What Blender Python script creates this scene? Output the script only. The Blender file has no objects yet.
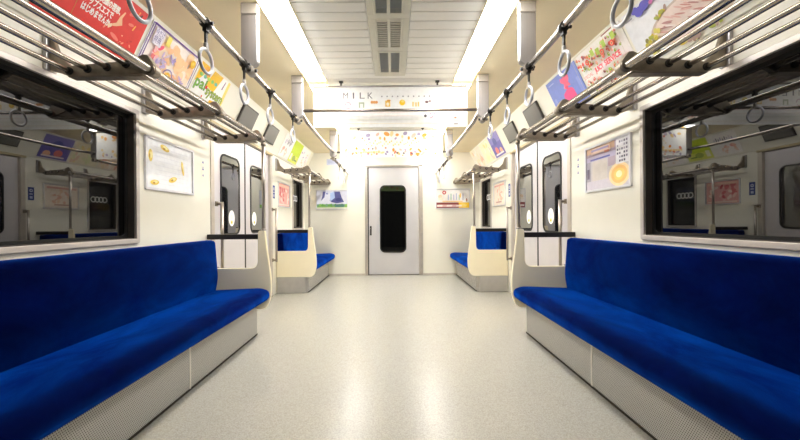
import bpy, bmesh, math, random
from mathutils import Vector, Matrix
random.seed(7)
SC = bpy.context.scene
COL = SC.collection
PI = math.pi

# ------------------------------------------------------------------ dimensions (metres), camera at (0,0,H) looking along +Y
H = 0.88                 # camera height
F = 355.56               # focal length in pixels
XW = 1.45                # half width of the carriage at the side walls
ZC = 2.03                # flat ceiling
YE = 5.90                # end wall
YB = -0.75               # where the modelled stretch of carriage stops behind the camera
PART1, PART2 = 2.79, 4.43   # seat ends on either side of the doorway
ZCOVE = 1.715            # foot of the slanted advertising cove
XCOVE = 1.29             # top of the cove

# ------------------------------------------------------------------ materials
def lin(c):
    c /= 255.0
    return c / 12.92 if c <= 0.04045 else ((c + 0.055) / 1.055) ** 2.4
def rgb(r, g, b): return (lin(r), lin(g), lin(b), 1.0)
MATS = {}
def mat(name, col, rough=0.5, metal=0.0, var=0.04, scale=14.0, bump=0.0, bscale=60.0, ior=1.45, spec=None,
        sheen=0.0, stretch=None, coat=0.0):
    if name in MATS: return MATS[name]
    m = bpy.data.materials.new(name); m.use_nodes = True
    nt = m.node_tree; N = nt.nodes; L = nt.links
    b = N['Principled BSDF']
    c = rgb(*col)
    tc = N.new('ShaderNodeTexCoord')
    src = tc.outputs['Object']
    if stretch:
        mp = N.new('ShaderNodeMapping'); mp.inputs['Scale'].default_value = stretch
        L.new(src, mp.inputs['Vector']); src = mp.outputs['Vector']
    nz = N.new('ShaderNodeTexNoise'); nz.inputs['Scale'].default_value = scale; nz.inputs['Detail'].default_value = 4
    L.new(src, nz.inputs['Vector'])
    rp = N.new('ShaderNodeValToRGB')
    lo = tuple(max(0, x * (1 - var * 1.6)) for x in c[:3]) + (1,)
    hi = tuple(min(1, x * (1 + var * 1.6)) for x in c[:3]) + (1,)
    rp.color_ramp.elements[0].color = lo; rp.color_ramp.elements[1].color = hi
    rp.color_ramp.elements[0].position = 0.3; rp.color_ramp.elements[1].position = 0.7
    L.new(nz.outputs['Fac'], rp.inputs['Fac']); L.new(rp.outputs['Color'], b.inputs['Base Color'])
    b.inputs['Roughness'].default_value = rough; b.inputs['Metallic'].default_value = metal
    b.inputs['IOR'].default_value = ior
    if spec is not None: b.inputs['Specular IOR Level'].default_value = spec
    if coat: b.inputs['Coat Weight'].default_value = coat
    if sheen:
        b.inputs['Sheen Weight'].default_value = sheen; b.inputs['Sheen Roughness'].default_value = 0.35
        b.inputs['Sheen Tint'].default_value = rgb(70, 140, 255)
    if bump:
        n2 = N.new('ShaderNodeTexNoise'); n2.inputs['Scale'].default_value = bscale; n2.inputs['Detail'].default_value = 3
        L.new(src, n2.inputs['Vector'])
        bp = N.new('ShaderNodeBump'); bp.inputs['Strength'].default_value = bump; bp.inputs['Distance'].default_value = 0.004
        L.new(n2.outputs['Fac'], bp.inputs['Height']); L.new(bp.outputs['Normal'], b.inputs['Normal'])
    MATS[name] = m
    return m
def emit(name, col, strength):
    m = bpy.data.materials.new(name); m.use_nodes = True
    b = m.node_tree.nodes['Principled BSDF']
    b.inputs['Base Color'].default_value = rgb(*col)
    b.inputs['Emission Color'].default_value = rgb(*col); b.inputs['Emission Strength'].default_value = strength
    MATS[name] = m
    return m

M_WALL = mat('cream_wall_panel', (240, 237, 224), 0.38, var=0.015, scale=3)
M_PART = mat('cream_partition', (252, 242, 212), 0.35, var=0.02, scale=4)
M_CEIL = mat('ceiling_side_panel', (250, 236, 200), 0.5, var=0.02, scale=3)
M_SLAT = mat('ceiling_slat', (248, 246, 238), 0.45, var=0.03, scale=2)
M_DARKGAP = mat('shadow_gap', (60, 54, 44), 0.8)
M_VENT = mat('vent_frame', (224, 221, 205), 0.45, var=0.02)
M_GRILL = mat('vent_grille', (158, 162, 160), 0.5, var=0.05)
M_STEEL = mat('brushed_steel', (168, 160, 151), 0.22, 0.95, var=0.06, scale=40, stretch=(1, 0.03, 1))
M_POLE = mat('pole_steel', (178, 170, 162), 0.28, 0.95, var=0.05, scale=40, stretch=(1, 1, 0.03))
M_BRACKET = mat('cast_bracket', (150, 139, 124), 0.42, 0.45, var=0.08, scale=30)
M_POST = mat('post_aluminium', (176, 172, 172), 0.32, 0.9, var=0.06, scale=30, stretch=(1, 1, 0.05))
M_POSTCAP = mat('post_cap', (168, 160, 150), 0.45, 0.6)
M_DARK = mat('dark_clamp', (42, 38, 34), 0.45, 0.3)
M_BLACK = mat('black_rubber', (18, 16, 14), 0.55)
M_BAR = mat('black_arm_pad', (24, 21, 20), 0.42)
M_RING = mat('strap_ring_plastic', (214, 215, 222), 0.3, var=0.02)
M_BELT = mat('strap_belt', (168, 164, 160), 0.5)
M_DOOR = mat('door_leaf_silver', (216, 212, 216), 0.34, 0.25, var=0.02, scale=6)
M_JAMB = mat('door_jamb', (206, 197, 186), 0.4, 0.2, var=0.03)
M_ENDDOOR = mat('end_door_silver', (205, 203, 206), 0.4, 0.15, var=0.02, scale=4)
M_ENDFRAME = mat('end_door_frame', (188, 180, 172), 0.38, 0.4)
M_WFRAME = mat('window_frame', (206, 198, 192), 0.36, 0.35, var=0.03)
M_REVEAL = mat('window_reveal', (74, 66, 60), 0.5)
M_LEDGESHADE = mat('ledge_shade_tan', (196, 180, 140), 0.5)  # shade on the underside of the cove ledge, put into the colour as tan
M_FRAME = mat('poster_frame', (226, 226, 232), 0.3, 0.3)
M_SCREEN = mat('display_panel', (120, 117, 112), 0.3, 0.1, var=0.02)
M_SCREENBACK = mat('display_case', (70, 66, 62), 0.4)
M_HEATEND = mat('heater_casing', (190, 187, 182), 0.42, 0.3, var=0.03)
M_SEAM = mat('seam_strip', (226, 222, 212), 0.35, 0.3)
M_LAMPH = mat('lamp_housing', (238, 226, 186), 0.45)
M_LIGHT = emit('lamp_diffuser', (252, 251, 250), 17.0)
M_BULB = mat('lamp_socket', (250, 246, 226), 0.3)

def glass_mat():                                                    # night window: black tunnel outside, the lit carriage mirrored in it
    m = mat('night_window_glass', (7, 7, 8), 0.01, var=0.02, ior=1.9)
    return m
M_GLASS = glass_mat()
M_DGLASS = mat('door_window_glass', (20, 20, 22), 0.015, var=0.02, ior=3.1)
M_EGLASS = mat('end_door_glass', (8, 8, 7), 0.02, var=0.02, ior=1.6)

def velvet():
    m = bpy.data.materials.new('blue_velvet'); m.use_nodes = True
    nt = m.node_tree; N = nt.nodes; L = nt.links; b = N['Principled BSDF']
    tc = N.new('ShaderNodeTexCoord')
    mp = N.new('ShaderNodeMapping'); mp.inputs['Scale'].default_value = (1, 0.55, 1); L.new(tc.outputs['Object'], mp.inputs['Vector'])
    n1 = N.new('ShaderNodeTexNoise'); n1.inputs['Scale'].default_value = 5.5; n1.inputs['Detail'].default_value = 6; n1.inputs['Roughness'].default_value = 0.62
    L.new(mp.outputs['Vector'], n1.inputs['Vector'])
    rp = N.new('ShaderNodeValToRGB')
    rp.color_ramp.elements[0].position = 0.3; rp.color_ramp.elements[0].color = rgb(0, 6, 48)
    rp.color_ramp.elements[1].position = 0.72; rp.color_ramp.elements[1].color = rgb(0, 14, 78)
    L.new(n1.outputs['Fac'], rp.inputs['Fac']); L.new(rp.outputs['Color'], b.inputs['Base Color'])
    b.inputs['Roughness'].default_value = 0.85; b.inputs['Specular IOR Level'].default_value = 0.02
    sh = N.new('ShaderNodeBsdfSheen'); sh.distribution = 'ASHIKHMIN'; sh.inputs['Roughness'].default_value = 0.39
    n4 = N.new('ShaderNodeTexNoise'); n4.inputs['Scale'].default_value = 4.2; n4.inputs['Detail'].default_value = 7; n4.inputs['Roughness'].default_value = 0.6; n4.inputs['Distortion'].default_value = 0.6
    L.new(mp.outputs['Vector'], n4.inputs['Vector'])
    r4 = N.new('ShaderNodeValToRGB')
    r4.color_ramp.elements[0].position = 0.36; r4.color_ramp.elements[0].color = (0.0, 0.042, 0.38, 1)
    r4.color_ramp.elements[1].position = 0.66; r4.color_ramp.elements[1].color = (0.0, 0.125, 0.74, 1)
    L.new(n4.outputs['Fac'], r4.inputs['Fac']); L.new(r4.outputs['Color'], sh.inputs['Color'])
    add = N.new('ShaderNodeAddShader'); L.new(b.outputs[0], add.inputs[0]); L.new(sh.outputs[0], add.inputs[1]); L.new(add.outputs[0], N['Material Output'].inputs['Surface'])
    n2 = N.new('ShaderNodeTexNoise'); n2.inputs['Scale'].default_value = 420; L.new(tc.outputs['Object'], n2.inputs['Vector'])
    n3 = N.new('ShaderNodeTexNoise'); n3.inputs['Scale'].default_value = 9; L.new(tc.outputs['Object'], n3.inputs['Vector'])
    ad = N.new('ShaderNodeMath'); ad.operation = 'MULTIPLY_ADD'; ad.inputs[1].default_value = 4.0
    L.new(n3.outputs['Fac'], ad.inputs[0]); L.new(n2.outputs['Fac'], ad.inputs[2])
    bp = N.new('ShaderNodeBump'); bp.inputs['Strength'].default_value = 0.35; bp.inputs['Distance'].default_value = 0.003
    L.new(ad.outputs[0], bp.inputs['Height']); L.new(bp.outputs['Normal'], b.inputs['Normal']); L.new(bp.outputs['Normal'], sh.inputs['Normal'])
    return m
M_VELVET = velvet()

def floor_mat():
    m = bpy.data.materials.new('speckled_vinyl_floor'); m.use_nodes = True
    nt = m.node_tree; N = nt.nodes; L = nt.links; b = N['Principled BSDF']
    tc = N.new('ShaderNodeTexCoord')
    n1 = N.new('ShaderNodeTexNoise'); n1.inputs['Scale'].default_value = 170; n1.inputs['Detail'].default_value = 5; n1.inputs['Roughness'].default_value = 0.75
    L.new(tc.outputs['Object'], n1.inputs['Vector'])
    rp = N.new('ShaderNodeValToRGB')
    rp.color_ramp.elements[0].position = 0.34; rp.color_ramp.elements[0].color = rgb(158, 155, 145)
    rp.color_ramp.elements[1].position = 0.62; rp.color_ramp.elements[1].color = rgb(192, 190, 181)
    L.new(n1.outputs['Fac'], rp.inputs['Fac'])
    n2 = N.new('ShaderNodeTexNoise'); n2.inputs['Scale'].default_value = 2.2; n2.inputs['Detail'].default_value = 4
    L.new(tc.outputs['Object'], n2.inputs['Vector'])
    mx = N.new('ShaderNodeMix'); mx.data_type = 'RGBA'; mx.blend_type = 'MULTIPLY'; mx.inputs['Factor'].default_value = 0.0
    r2 = N.new('ShaderNodeValToRGB'); r2.color_ramp.elements[0].position = 0.2; r2.color_ramp.elements[1].position = 0.8
    L.new(n2.outputs['Fac'], r2.inputs['Fac'])
    L.new(rp.outputs['Color'], mx.inputs['A']); L.new(r2.outputs['Color'], mx.inputs['B']); L.new(mx.outputs['Result'], b.inputs['Base Color'])
    b.inputs['Roughness'].default_value = 0.2
    mr = N.new('ShaderNodeMapRange'); mr.inputs['To Min'].default_value = 0.26; mr.inputs['To Max'].default_value = 0.26
    L.new(n2.outputs['Fac'], mr.inputs['Value']); L.new(mr.outputs['Result'], b.inputs['Roughness'])
    bp = N.new('ShaderNodeBump'); bp.inputs['Strength'].default_value = 0.06; bp.inputs['Distance'].default_value = 0.002
    L.new(n1.outputs['Fac'], bp.inputs['Height']); L.new(bp.outputs['Normal'], b.inputs['Normal'])
    return m
M_FLOOR = floor_mat()

def perforated():                                                   # grey heater sheet with rows of small round holes
    m = bpy.data.materials.new('perforated_heater_sheet'); m.use_nodes = True
    nt = m.node_tree; N = nt.nodes; L = nt.links; b = N['Principled BSDF']
    tc = N.new('ShaderNodeTexCoord'); sp = N.new('ShaderNodeSeparateXYZ'); L.new(tc.outputs['Object'], sp.inputs[0])
    def mth(op, a, bb=None, c=None):
        n = N.new('ShaderNodeMath'); n.operation = op
        for i, v in enumerate((a, bb, c)):
            if v is None: continue
            if isinstance(v, (int, float)): n.inputs[i].default_value = v
            else: L.new(v, n.inputs[i])
        return n.outputs[0]
    P = 0.0085
    v = mth('DIVIDE', sp.outputs['Z'], P)
    row = mth('FLOOR', v); off = mth('MULTIPLY', mth('MODULO', row, 2.0), 0.5)
    u = mth('ADD', mth('DIVIDE', sp.outputs['Y'], P), off)
    du = mth('SUBTRACT', mth('FRACT', u), 0.5); dv = mth('SUBTRACT', mth('FRACT', v), 0.5)
    d = mth('SQRT', mth('ADD', mth('MULTIPLY', du, du), mth('MULTIPLY', dv, dv)))
    hole = mth('LESS_THAN', d, 0.27)
    mx = N.new('ShaderNodeMix'); mx.data_type = 'RGBA'
    mx.inputs['A'].default_value = rgb(196, 194, 188); mx.inputs['B'].default_value = rgb(84, 80, 72)
    L.new(hole, mx.inputs['Factor']); L.new(mx.outputs['Result'], b.inputs['Base Color'])
    b.inputs['Roughness'].default_value = 0.42; b.inputs['Metallic'].default_value = 0.15
    return m
M_PERF = perforated()

def ink(c): return mat('ink_%02x%02x%02x' % tuple(c), c, 0.45, var=0.03, scale=30)

# ------------------------------------------------------------------ mesh helpers
def box(bm, x0, x1, y0, y1, z0, z1):
    x0, x1 = min(x0, x1), max(x0, x1)
    v = [bm.verts.new((x, y, z)) for x in (x0, x1) for y in (y0, y1) for z in (z0, z1)]
    for q in ((0, 1, 3, 2), (4, 6, 7, 5), (0, 4, 5, 1), (2, 3, 7, 6), (0, 2, 6, 4), (1, 5, 7, 3)):
        bm.faces.new([v[i] for i in q])
def frame_of(d):
    d = d.normalized(); a = Vector((0, 0, 1)) if abs(d.z) < 0.9 else Vector((1, 0, 0))
    u = d.cross(a).normalized(); return u, d.cross(u).normalized()
def tube(bm, pts, r, seg=14, cap=True):
    pts = [Vector(p) for p in pts]
    rings = []
    for i, p in enumerate(pts):
        d = (pts[min(i + 1, len(pts) - 1)] - pts[max(i - 1, 0)])
        if i == 0 or len(pts) == 2 or i == len(pts) - 1: pass
        u, w = frame_of(d)
        if rings:                                                   # keep rings from twisting
            u = (pu - d.normalized() * pu.dot(d.normalized())).normalized(); w = d.normalized().cross(u)
        pu = u
        rings.append([bm.verts.new(p + (u * math.cos(2 * PI * k / seg) + w * math.sin(2 * PI * k / seg)) * r) for k in range(seg)])
    for a, b in zip(rings, rings[1:]):
        for k in range(seg):
            f = bm.faces.new((a[k], a[(k + 1) % seg], b[(k + 1) % seg], b[k])); f.smooth = True
    if cap:
        bm.faces.new(rings[0][::-1]); bm.faces.new(rings[-1])
def sleeve(bm, p0, p1, ri, ro, seg=16):
    p0, p1 = Vector(p0), Vector(p1); u, w = frame_of(p1 - p0)
    R = [[bm.verts.new(p + (u * math.cos(2 * PI * k / seg) + w * math.sin(2 * PI * k / seg)) * r) for k in range(seg)]
         for p, r in ((p0, ri), (p0, ro), (p1, ro), (p1, ri))]
    for i in range(4):
        a, b = R[i], R[(i + 1) % 4]
        for k in range(seg):
            f = bm.faces.new((a[k], a[(k + 1) % seg], b[(k + 1) % seg], b[k])); f.smooth = i in (1, 3)
def torus(bm, c, R, r, normal='X', n=32, m=10, yaw=0.0):
    c = Vector(c); rot = Matrix.Rotation(yaw, 3, 'Z')
    rs = []
    for i in range(n):
        a = 2 * PI * i / n; row = []
        for j in range(m):
            b = 2 * PI * j / m; q = R + r * math.cos(b); h = r * math.sin(b)
            p = Vector((h, q * math.cos(a), q * math.sin(a))) if normal == 'X' else Vector((q * math.cos(a), q * math.sin(a), h))
            row.append(bm.verts.new(c + rot @ p))
        rs.append(row)
    for i in range(n):
        for j in range(m):
            f = bm.faces.new((rs[i][j], rs[(i + 1) % n][j], rs[(i + 1) % n][(j + 1) % m], rs[i][(j + 1) % m])); f.smooth = True
def prism(bm, pts, y0, y1, smooth=False):
    """XZ outline pulled along Y."""
    a = [bm.verts.new((x, y0, z)) for x, z in pts]; b = [bm.verts.new((x, y1, z)) for x, z in pts]
    bm.faces.new(a); bm.faces.new(b[::-1])
    n = len(pts)
    for k in range(n):
        f = bm.faces.new((a[k], b[k], b[(k + 1) % n], a[(k + 1) % n])); f.smooth = smooth
def prism_x(bm, pts, x0, x1):
    """YZ outline pulled along X."""
    a = [bm.verts.new((x0, y, z)) for y, z in pts]; b = [bm.verts.new((x1, y, z)) for y, z in pts]
    bm.faces.new(a); bm.faces.new(b[::-1]); n = len(pts)
    for k in range(n): bm.faces.new((a[k], b[k], b[(k + 1) % n], a[(k + 1) % n]))
def rrect(a0, a1, b0, b1, r, n=6):
    out = []
    for (ca, cb, s) in ((a1 - r, b1 - r, 0), (a0 + r, b1 - r, 1), (a0 + r, b0 + r, 2), (a1 - r, b0 + r, 3)):
        for k in range(n + 1):
            t = PI / 2 * (s + k / n); out.append((ca + r * math.cos(t), cb + r * math.sin(t)))
    return out
def loop_frame_x(bm, outer, inner, x0, x1):
    """A rounded frame lying in a YZ plane: outer and inner outlines with as many points each."""
    n = len(outer)
    V = [[bm.verts.new((x, y, z)) for y, z in o] for x in (x0, x1) for o in (outer, inner)]
    for A, B in ((V[0], V[1]), (V[2], V[3]), (V[0], V[2]), (V[1], V[3])):
        for k in range(n): bm.faces.new((A[k], A[(k + 1) % n], B[(k + 1) % n], B[k]))
def chamfer_poly(pts, radii, n=5):
    """Round the corners of a polygon: radii per vertex."""
    out = []; N_ = len(pts)
    for i, p in enumerate(pts):
        r = radii[i] if isinstance(radii, (list, tuple)) else radii
        p = Vector(p); a = Vector(pts[i - 1]) - p; b = Vector(pts[(i + 1) % N_]) - p
        if r <= 0: out.append(tuple(p)); continue
        q = min(r, a.length * 0.48, b.length * 0.48)
        p0 = p + a.normalized() * q; p1 = p + b.normalized() * q
        for k in range(n + 1):
            t = k / n; s = (1 - t) ** 2 * p0 + 2 * t * (1 - t) * p + t * t * p1; out.append((s.x, s.y))
    return out

def world_loc(o):
    v = Vector((0, 0, 0))
    while o is not None: v += o.location; o = o.parent
    return v
def obj(name, bm, m, parent=None, bevel=0.0, bseg=2, origin=None, smooth=False):
    bmesh.ops.recalc_face_normals(bm, faces=bm.faces)
    if origin is None:
        if parent is not None: origin = None
        else:
            xs = [v.co for v in bm.verts]
            origin = Vector(((min(c.x for c in xs) + max(c.x for c in xs)) / 2, (min(c.y for c in xs) + max(c.y for c in xs)) / 2, min(c.z for c in xs)))
    base = world_loc(parent) if parent is not None else Vector(origin)
    bmesh.ops.translate(bm, verts=bm.verts, vec=-base)
    me = bpy.data.meshes.new(name)
    if smooth:
        for f in bm.faces: f.smooth = True
    bm.to_mesh(me); bm.free()
    for mm in (m if isinstance(m, (list, tuple)) else [m]): me.materials.append(mm)
    o = bpy.data.objects.new(name, me); COL.objects.link(o)
    if parent is not None: o.parent = parent
    else: o.location = base
    if bevel:
        b = o.modifiers.new('bevel', 'BEVEL'); b.width = bevel; b.segments = bseg; b.limit_method = 'ANGLE'; b.angle_limit = math.radians(35)
        b.harden_normals = False
    return o
def thing(name, label, cat, loc=(0, 0, 0), group=None):
    o = bpy.data.objects.new(name, None); COL.objects.link(o); o.location = loc
    o.empty_display_size = 0.1
    o['label'] = label; o['category'] = cat
    if group: o['group'] = group
    return o
def tag(o, label, cat, group=None, kind=None):
    o['label'] = label; o['category'] = cat
    if group: o['group'] = group
    if kind: o['kind'] = kind
    return o
def copy_tree(o, parent=None):
    c = o.copy(); COL.objects.link(c); c.parent = parent
    for ch in [x for x in o.children]: copy_tree(ch, c)
    return c
def NB(): return bmesh.new()

# ------------------------------------------------------------------ printed sheets
def text_geo(s):
    cu = bpy.data.curves.new('t', 'FONT'); cu.body = s; cu.size = 1.0; cu.resolution_u = 3
    ob = bpy.data.objects.new('t', cu); COL.objects.link(ob)
    dg = bpy.context.evaluated_depsgraph_get(); dg.update()
    me = bpy.data.meshes.new_from_object(ob.evaluated_get(dg))
    vs = [v.co.copy() for v in me.vertices]; fs = [tuple(p.vertices) for p in me.polygons]
    bpy.data.objects.remove(ob); bpy.data.curves.remove(cu); bpy.data.meshes.remove(me)
    return vs, fs
class Sheet:
    """A printed sheet in its own u (right), v (up) plane, n towards the viewer; print is thin raised shapes of one mesh."""
    def __init__(s, w, h, paper=(250, 249, 246), th=0.0015):
        s.w, s.h = w, h; s.bm = bmesh.new(); s.mats = [ink(paper)]; s.z = 0.0
        box(s.bm, 0, w, 0, h, -th, 0)
    def _m(s, c):
        m = ink(c)
        if m not in s.mats: s.mats.append(m)
        return s.mats.index(m)
    def poly(s, pts, c, up=True):
        if up: s.z += 0.00012
        f = s.bm.faces.new([s.bm.verts.new((u, v, s.z)) for u, v in pts]); f.material_index = s._m(c); return f
    def rect(s, u0, v0, u1, v1, c): s.poly([(u0, v0), (u1, v0), (u1, v1), (u0, v1)], c)
    def ell(s, u, v, a, b, c, n=14, rot=0.0):
        cs, sn = math.cos(rot), math.sin(rot)
        s.poly([(u + a * math.cos(t) * cs - b * math.sin(t) * sn, v + a * math.cos(t) * sn + b * math.sin(t) * cs) for t in (2 * PI * k / n for k in range(n))], c)
    def ring(s, u, v, a, b, w, c, n=24):
        s.z += 0.00012; mi = s._m(c)
        o = [s.bm.verts.new((u + a * math.cos(2 * PI * k / n), v + b * math.sin(2 * PI * k / n), s.z)) for k in range(n)]
        i = [s.bm.verts.new((u + (a - w) * math.cos(2 * PI * k / n), v + (b - w) * math.sin(2 * PI * k / n), s.z)) for k in range(n)]
        for k in range(n):
            f = s.bm.faces.new((o[k], o[(k + 1) % n], i[(k + 1) % n], i[k])); f.material_index = mi
    def border(s, m, w, c):
        for q in ((m, m, s.w - m, m + w), (m, s.h - m - w, s.w - m, s.h - m), (m, m, m + w, s.h - m), (s.w - m - w, m, s.w - m, s.h - m)): s.rect(*q, c)
    def text(s, t, u, v, size, c, width=None, grow=0.0, rot=0.0):
        """Letters with the lower left corner at u, v; size is the cap height."""
        vs, fs = text_geo(t)
        if not vs: return
        x0 = min(p.x for p in vs); x1 = max(p.x for p in vs)
        k = size / 0.69; kx = k if width is None else width / max(1e-6, x1 - x0)
        cs, sn = math.cos(rot), math.sin(rot); mi = s._m(c)
        offs = [(0, 0)] if not grow else [(grow, 0), (-grow, 0), (0, grow), (0, -grow), (grow * .7, grow * .7), (-grow * .7, -grow * .7)]
        for (du, dv) in offs:
            s.z += 0.00004
            nv = []
            for p in vs:
                a, b = (p.x - x0) * kx + du, p.y * k + dv
                nv.append(s.bm.verts.new((u + a * cs - b * sn, v + a * sn + b * cs, s.z)))
            for f in fs:
                try: g = s.bm.faces.new([nv[i] for i in f]); g.material_index = mi
                except ValueError: pass
        s.z += 0.00008
    def build(s, name, origin, u, v, parent=None):
        u, v = Vector(u).normalized(), Vector(v).normalized(); n = u.cross(v)
        R = Matrix((u, v, n)).transposed().to_4x4(); R.translation = Vector(origin)
        me = bpy.data.meshes.new(name)
        for vert in s.bm.verts: pass
        bmesh.ops.transform(s.bm, matrix=R, verts=s.bm.verts)
        base = world_loc(parent) if parent is not None else Vector(origin)
        bmesh.ops.translate(s.bm, verts=s.bm.verts, vec=-base)
        s.bm.normal_update()
        s.bm.to_mesh(me); s.bm.free()
        for m in s.mats: me.materials.append(m)
        o = bpy.data.objects.new(name, me); COL.objects.link(o)
        if parent is not None: o.parent = parent
        else: o.location = base
        return o

# ------------------------------------------------------------------ the setting
WIN = (0.30, 2.02, 0.795, 1.505)        # side window hole: y0, y1, z0, z1
EWIN = (5.20, 5.72, 0.795, 1.515)       # small window by the end wall
DOOR = (2.90, 4.26)
b = NB(); box(b, -1.6, 1.6, YB, YE + 0.1, -0.08, 0.0)
tag(obj('floor', b, M_FLOOR), 'pale beige speckled vinyl carriage floor between the seats', 'floor', kind='structure')

for s, side in ((-1, 'left'), (1, 'right')):
    b = NB()
    X0, X1 = s * XW, s * (XW + 0.12)
    def panel(y0, y1, z0, z1): box(b, X0, X1, y0, y1, z0, z1)
    panel(YB, WIN[0], 0, ZCOVE); panel(WIN[0], WIN[1], 0, WIN[2]); panel(WIN[0], WIN[1], WIN[3], ZCOVE)
    panel(WIN[1], DOOR[0], 0, ZCOVE)
    panel(DOOR[1], EWIN[0], 0, ZCOVE); panel(EWIN[0], EWIN[1], 0, EWIN[2]); panel(EWIN[0], EWIN[1], EWIN[3], ZCOVE); panel(EWIN[1], YE, 0, ZCOVE)
    prism(b, [(s * (XW - 0.012), ZCOVE), (s * XCOVE, ZC), (s * 1.57, ZC), (s * 1.57, ZCOVE)], YB, YE)
    tag(obj('wall_' + side, b, M_WALL), 'cream side wall of the carriage with slanted advertising cove, %s side' % side, 'wall', kind='structure')
    b = NB(); box(b, s * (XW - 0.016), s * XW, DOOR[0] - 0.05, DOOR[1] + 0.05, ZCOVE - 0.028, ZCOVE - 0.001)
    tag(obj('trim_%d' % (1 if s < 0 else 2), b, M_LEDGESHADE, bevel=0.003), 'strip above the %s doorway, painted tan as the shade under the cove ledge' % side, 'trim', kind='structure')
    b = NB()
    box(b, s * (XW - 0.006), s * XW, WIN[1] + 0.03, PART1 - 0.002, 0.0, 0.03); box(b, s * (XW - 0.006), s * XW, PART2 + 0.04, YE - 0.001, 0, 0.03)
    tag(obj('baseboard_' + side, b, M_JAMB), 'low kick strip along the %s wall' % side, 'baseboard', kind='structure')

EDX = (-0.405, 0.443, 1.794)            # end door leaf: x0, x1, top
b = NB()
box(b, -1.57, EDX[0], YE, YE + 0.1, 0, ZC + 0.1); box(b, EDX[1], 1.57, YE, YE + 0.1, 0, ZC + 0.1); box(b, EDX[0], EDX[1], YE, YE + 0.1, EDX[2], ZC + 0.1)
tag(obj('wall_end', b, M_WALL), 'cream end wall of the carriage around the grey end door', 'wall', kind='structure')
b = NB(); box(b, -1.35, EDX[0] - 0.05, YE - 0.008, YE, 0, 0.028); box(b, EDX[1] + 0.07, 1.35, YE - 0.008, YE, 0, 0.028)
tag(obj('baseboard_end', b, M_JAMB), 'low kick strip along the end wall', 'baseboard', kind='structure')

# ceiling: side panels, slatted centre, light channels
LX0, LX1 = 0.515, 0.678
ceil = bpy.data.objects.new('ceiling', None); COL.objects.link(ceil); ceil.location = (0, 2.5, ZC)
tag(ceil, 'carriage ceiling with plain sides and slatted centre between the two light strips', 'ceiling', kind='structure')
b = NB()
for s in (-1, 1): box(b, s * LX1, s * 1.40, YB, YE, ZC, ZC + 0.03)
obj('side_panel', b, M_CEIL, ceil)
b = NB(); box(b, -1.4, 1.4, YB, YE, ZC + 0.09, ZC + 0.13); obj('roof_backing', b, M_DARKGAP, ceil)
b = NB()
y = YB
VY = [(1.62, 1.96), (2.005, 2.34), (2.39, 2.73)]
while y < YE - 0.02:
    y1 = min(y + 0.0835, YE)
    if y1 < 2.80:
        for s in (-1, 1): box(b, s * 0.122, s * LX0, y, y1, ZC, ZC + 0.03)
    else: box(b, -LX0, LX0, y, y1, ZC, ZC + 0.03)
    y += 0.09
obj('slat_panel', b, M_SLAT, ceil, bevel=0.002, bseg=1)
b = NB(); box(b, -0.1185, 0.1185, YB, 2.79, ZC - 0.004, ZC + 0.03)
# holes for the vents are cut by building the centre band in pieces
b.free(); b = NB()
prev = YB
for (v0, v1) in VY:
    box(b, -0.1185, 0.1185, prev, v0, ZC - 0.004, ZC + 0.03)
    for s in (-1, 1): box(b, s * 0.082, s * 0.1185, v0, v1, ZC - 0.004, ZC + 0.03)
    prev = v1
box(b, -0.1185, 0.1185, prev, 2.79, ZC - 0.004, ZC + 0.03)
obj('centre_band', b, M_VENT, ceil, bevel=0.0015, bseg=1)
b = NB()
for s in (-1, 1):
    for (x0, x1) in ((LX0 - 0.002, LX0 + 0.004), (LX1 - 0.004, LX1 + 0.002)): box(b, s * x0, s * x1, YB, YE, ZC - 0.006, ZC + 0.07)
    box(b, s * LX0, s * LX1, YB, YE, ZC + 0.066, ZC + 0.072)
obj('light_channel', b, M_LAMPH, ceil)

# air vents in the centre band
names = ('nearest, cut by the top of the picture', 'middle, with wide cross louvres', 'farthest, just before the hanging banner')
for i, (v0, v1) in enumerate(VY):
    t = thing('air_vent', 'grey twin ceiling air vent, the %s' % names[i], 'air vent', (0, (v0 + v1) / 2, ZC), 'ceiling air vents')
    fr = NB()
    for s in (-1, 1): box(fr, s * 0.070, s * 0.081, v0 + 0.001, v1 - 0.001, ZC - 0.007, ZC + 0.02)
    box(fr, -0.07, 0.07, v0 + 0.001, v0 + 0.014, ZC - 0.007, ZC + 0.02); box(fr, -0.07, 0.07, v1 - 0.014, v1 - 0.001, ZC - 0.007, ZC + 0.02)
    box(fr, -0.009, 0.009, v0 + 0.014, v1 - 0.014, ZC - 0.007, ZC + 0.02)
    obj('frame', fr, M_VENT, t)
    bk = NB(); box(bk, -0.075, 0.075, v0 + 0.002, v1 - 0.002, ZC + 0.022, ZC + 0.028); obj('backing', bk, M_DARKGAP if i == 1 else M_GRILL, t)
    for s in (-1, 1):
        g = NB()
        if i == 1:
            n = 12
            for k in range(n):
                yy = v0 + 0.018 + (v1 - v0 - 0.036) * (k + 0.5) / n
                box(g, s * 0.010, s * 0.069, yy - 0.0062, yy + 0.0062, ZC - 0.004, ZC + 0.001)
        else:
            for k in range(9):
                xx = s * (0.013 + 0.0066 * k); box(g, xx - 0.0018, xx + 0.0018, v0 + 0.015, v1 - 0.015, ZC - 0.004, ZC + 0.006)
        obj('louvre', g, M_VENT if i == 1 else M_GRILL, t)

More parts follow.
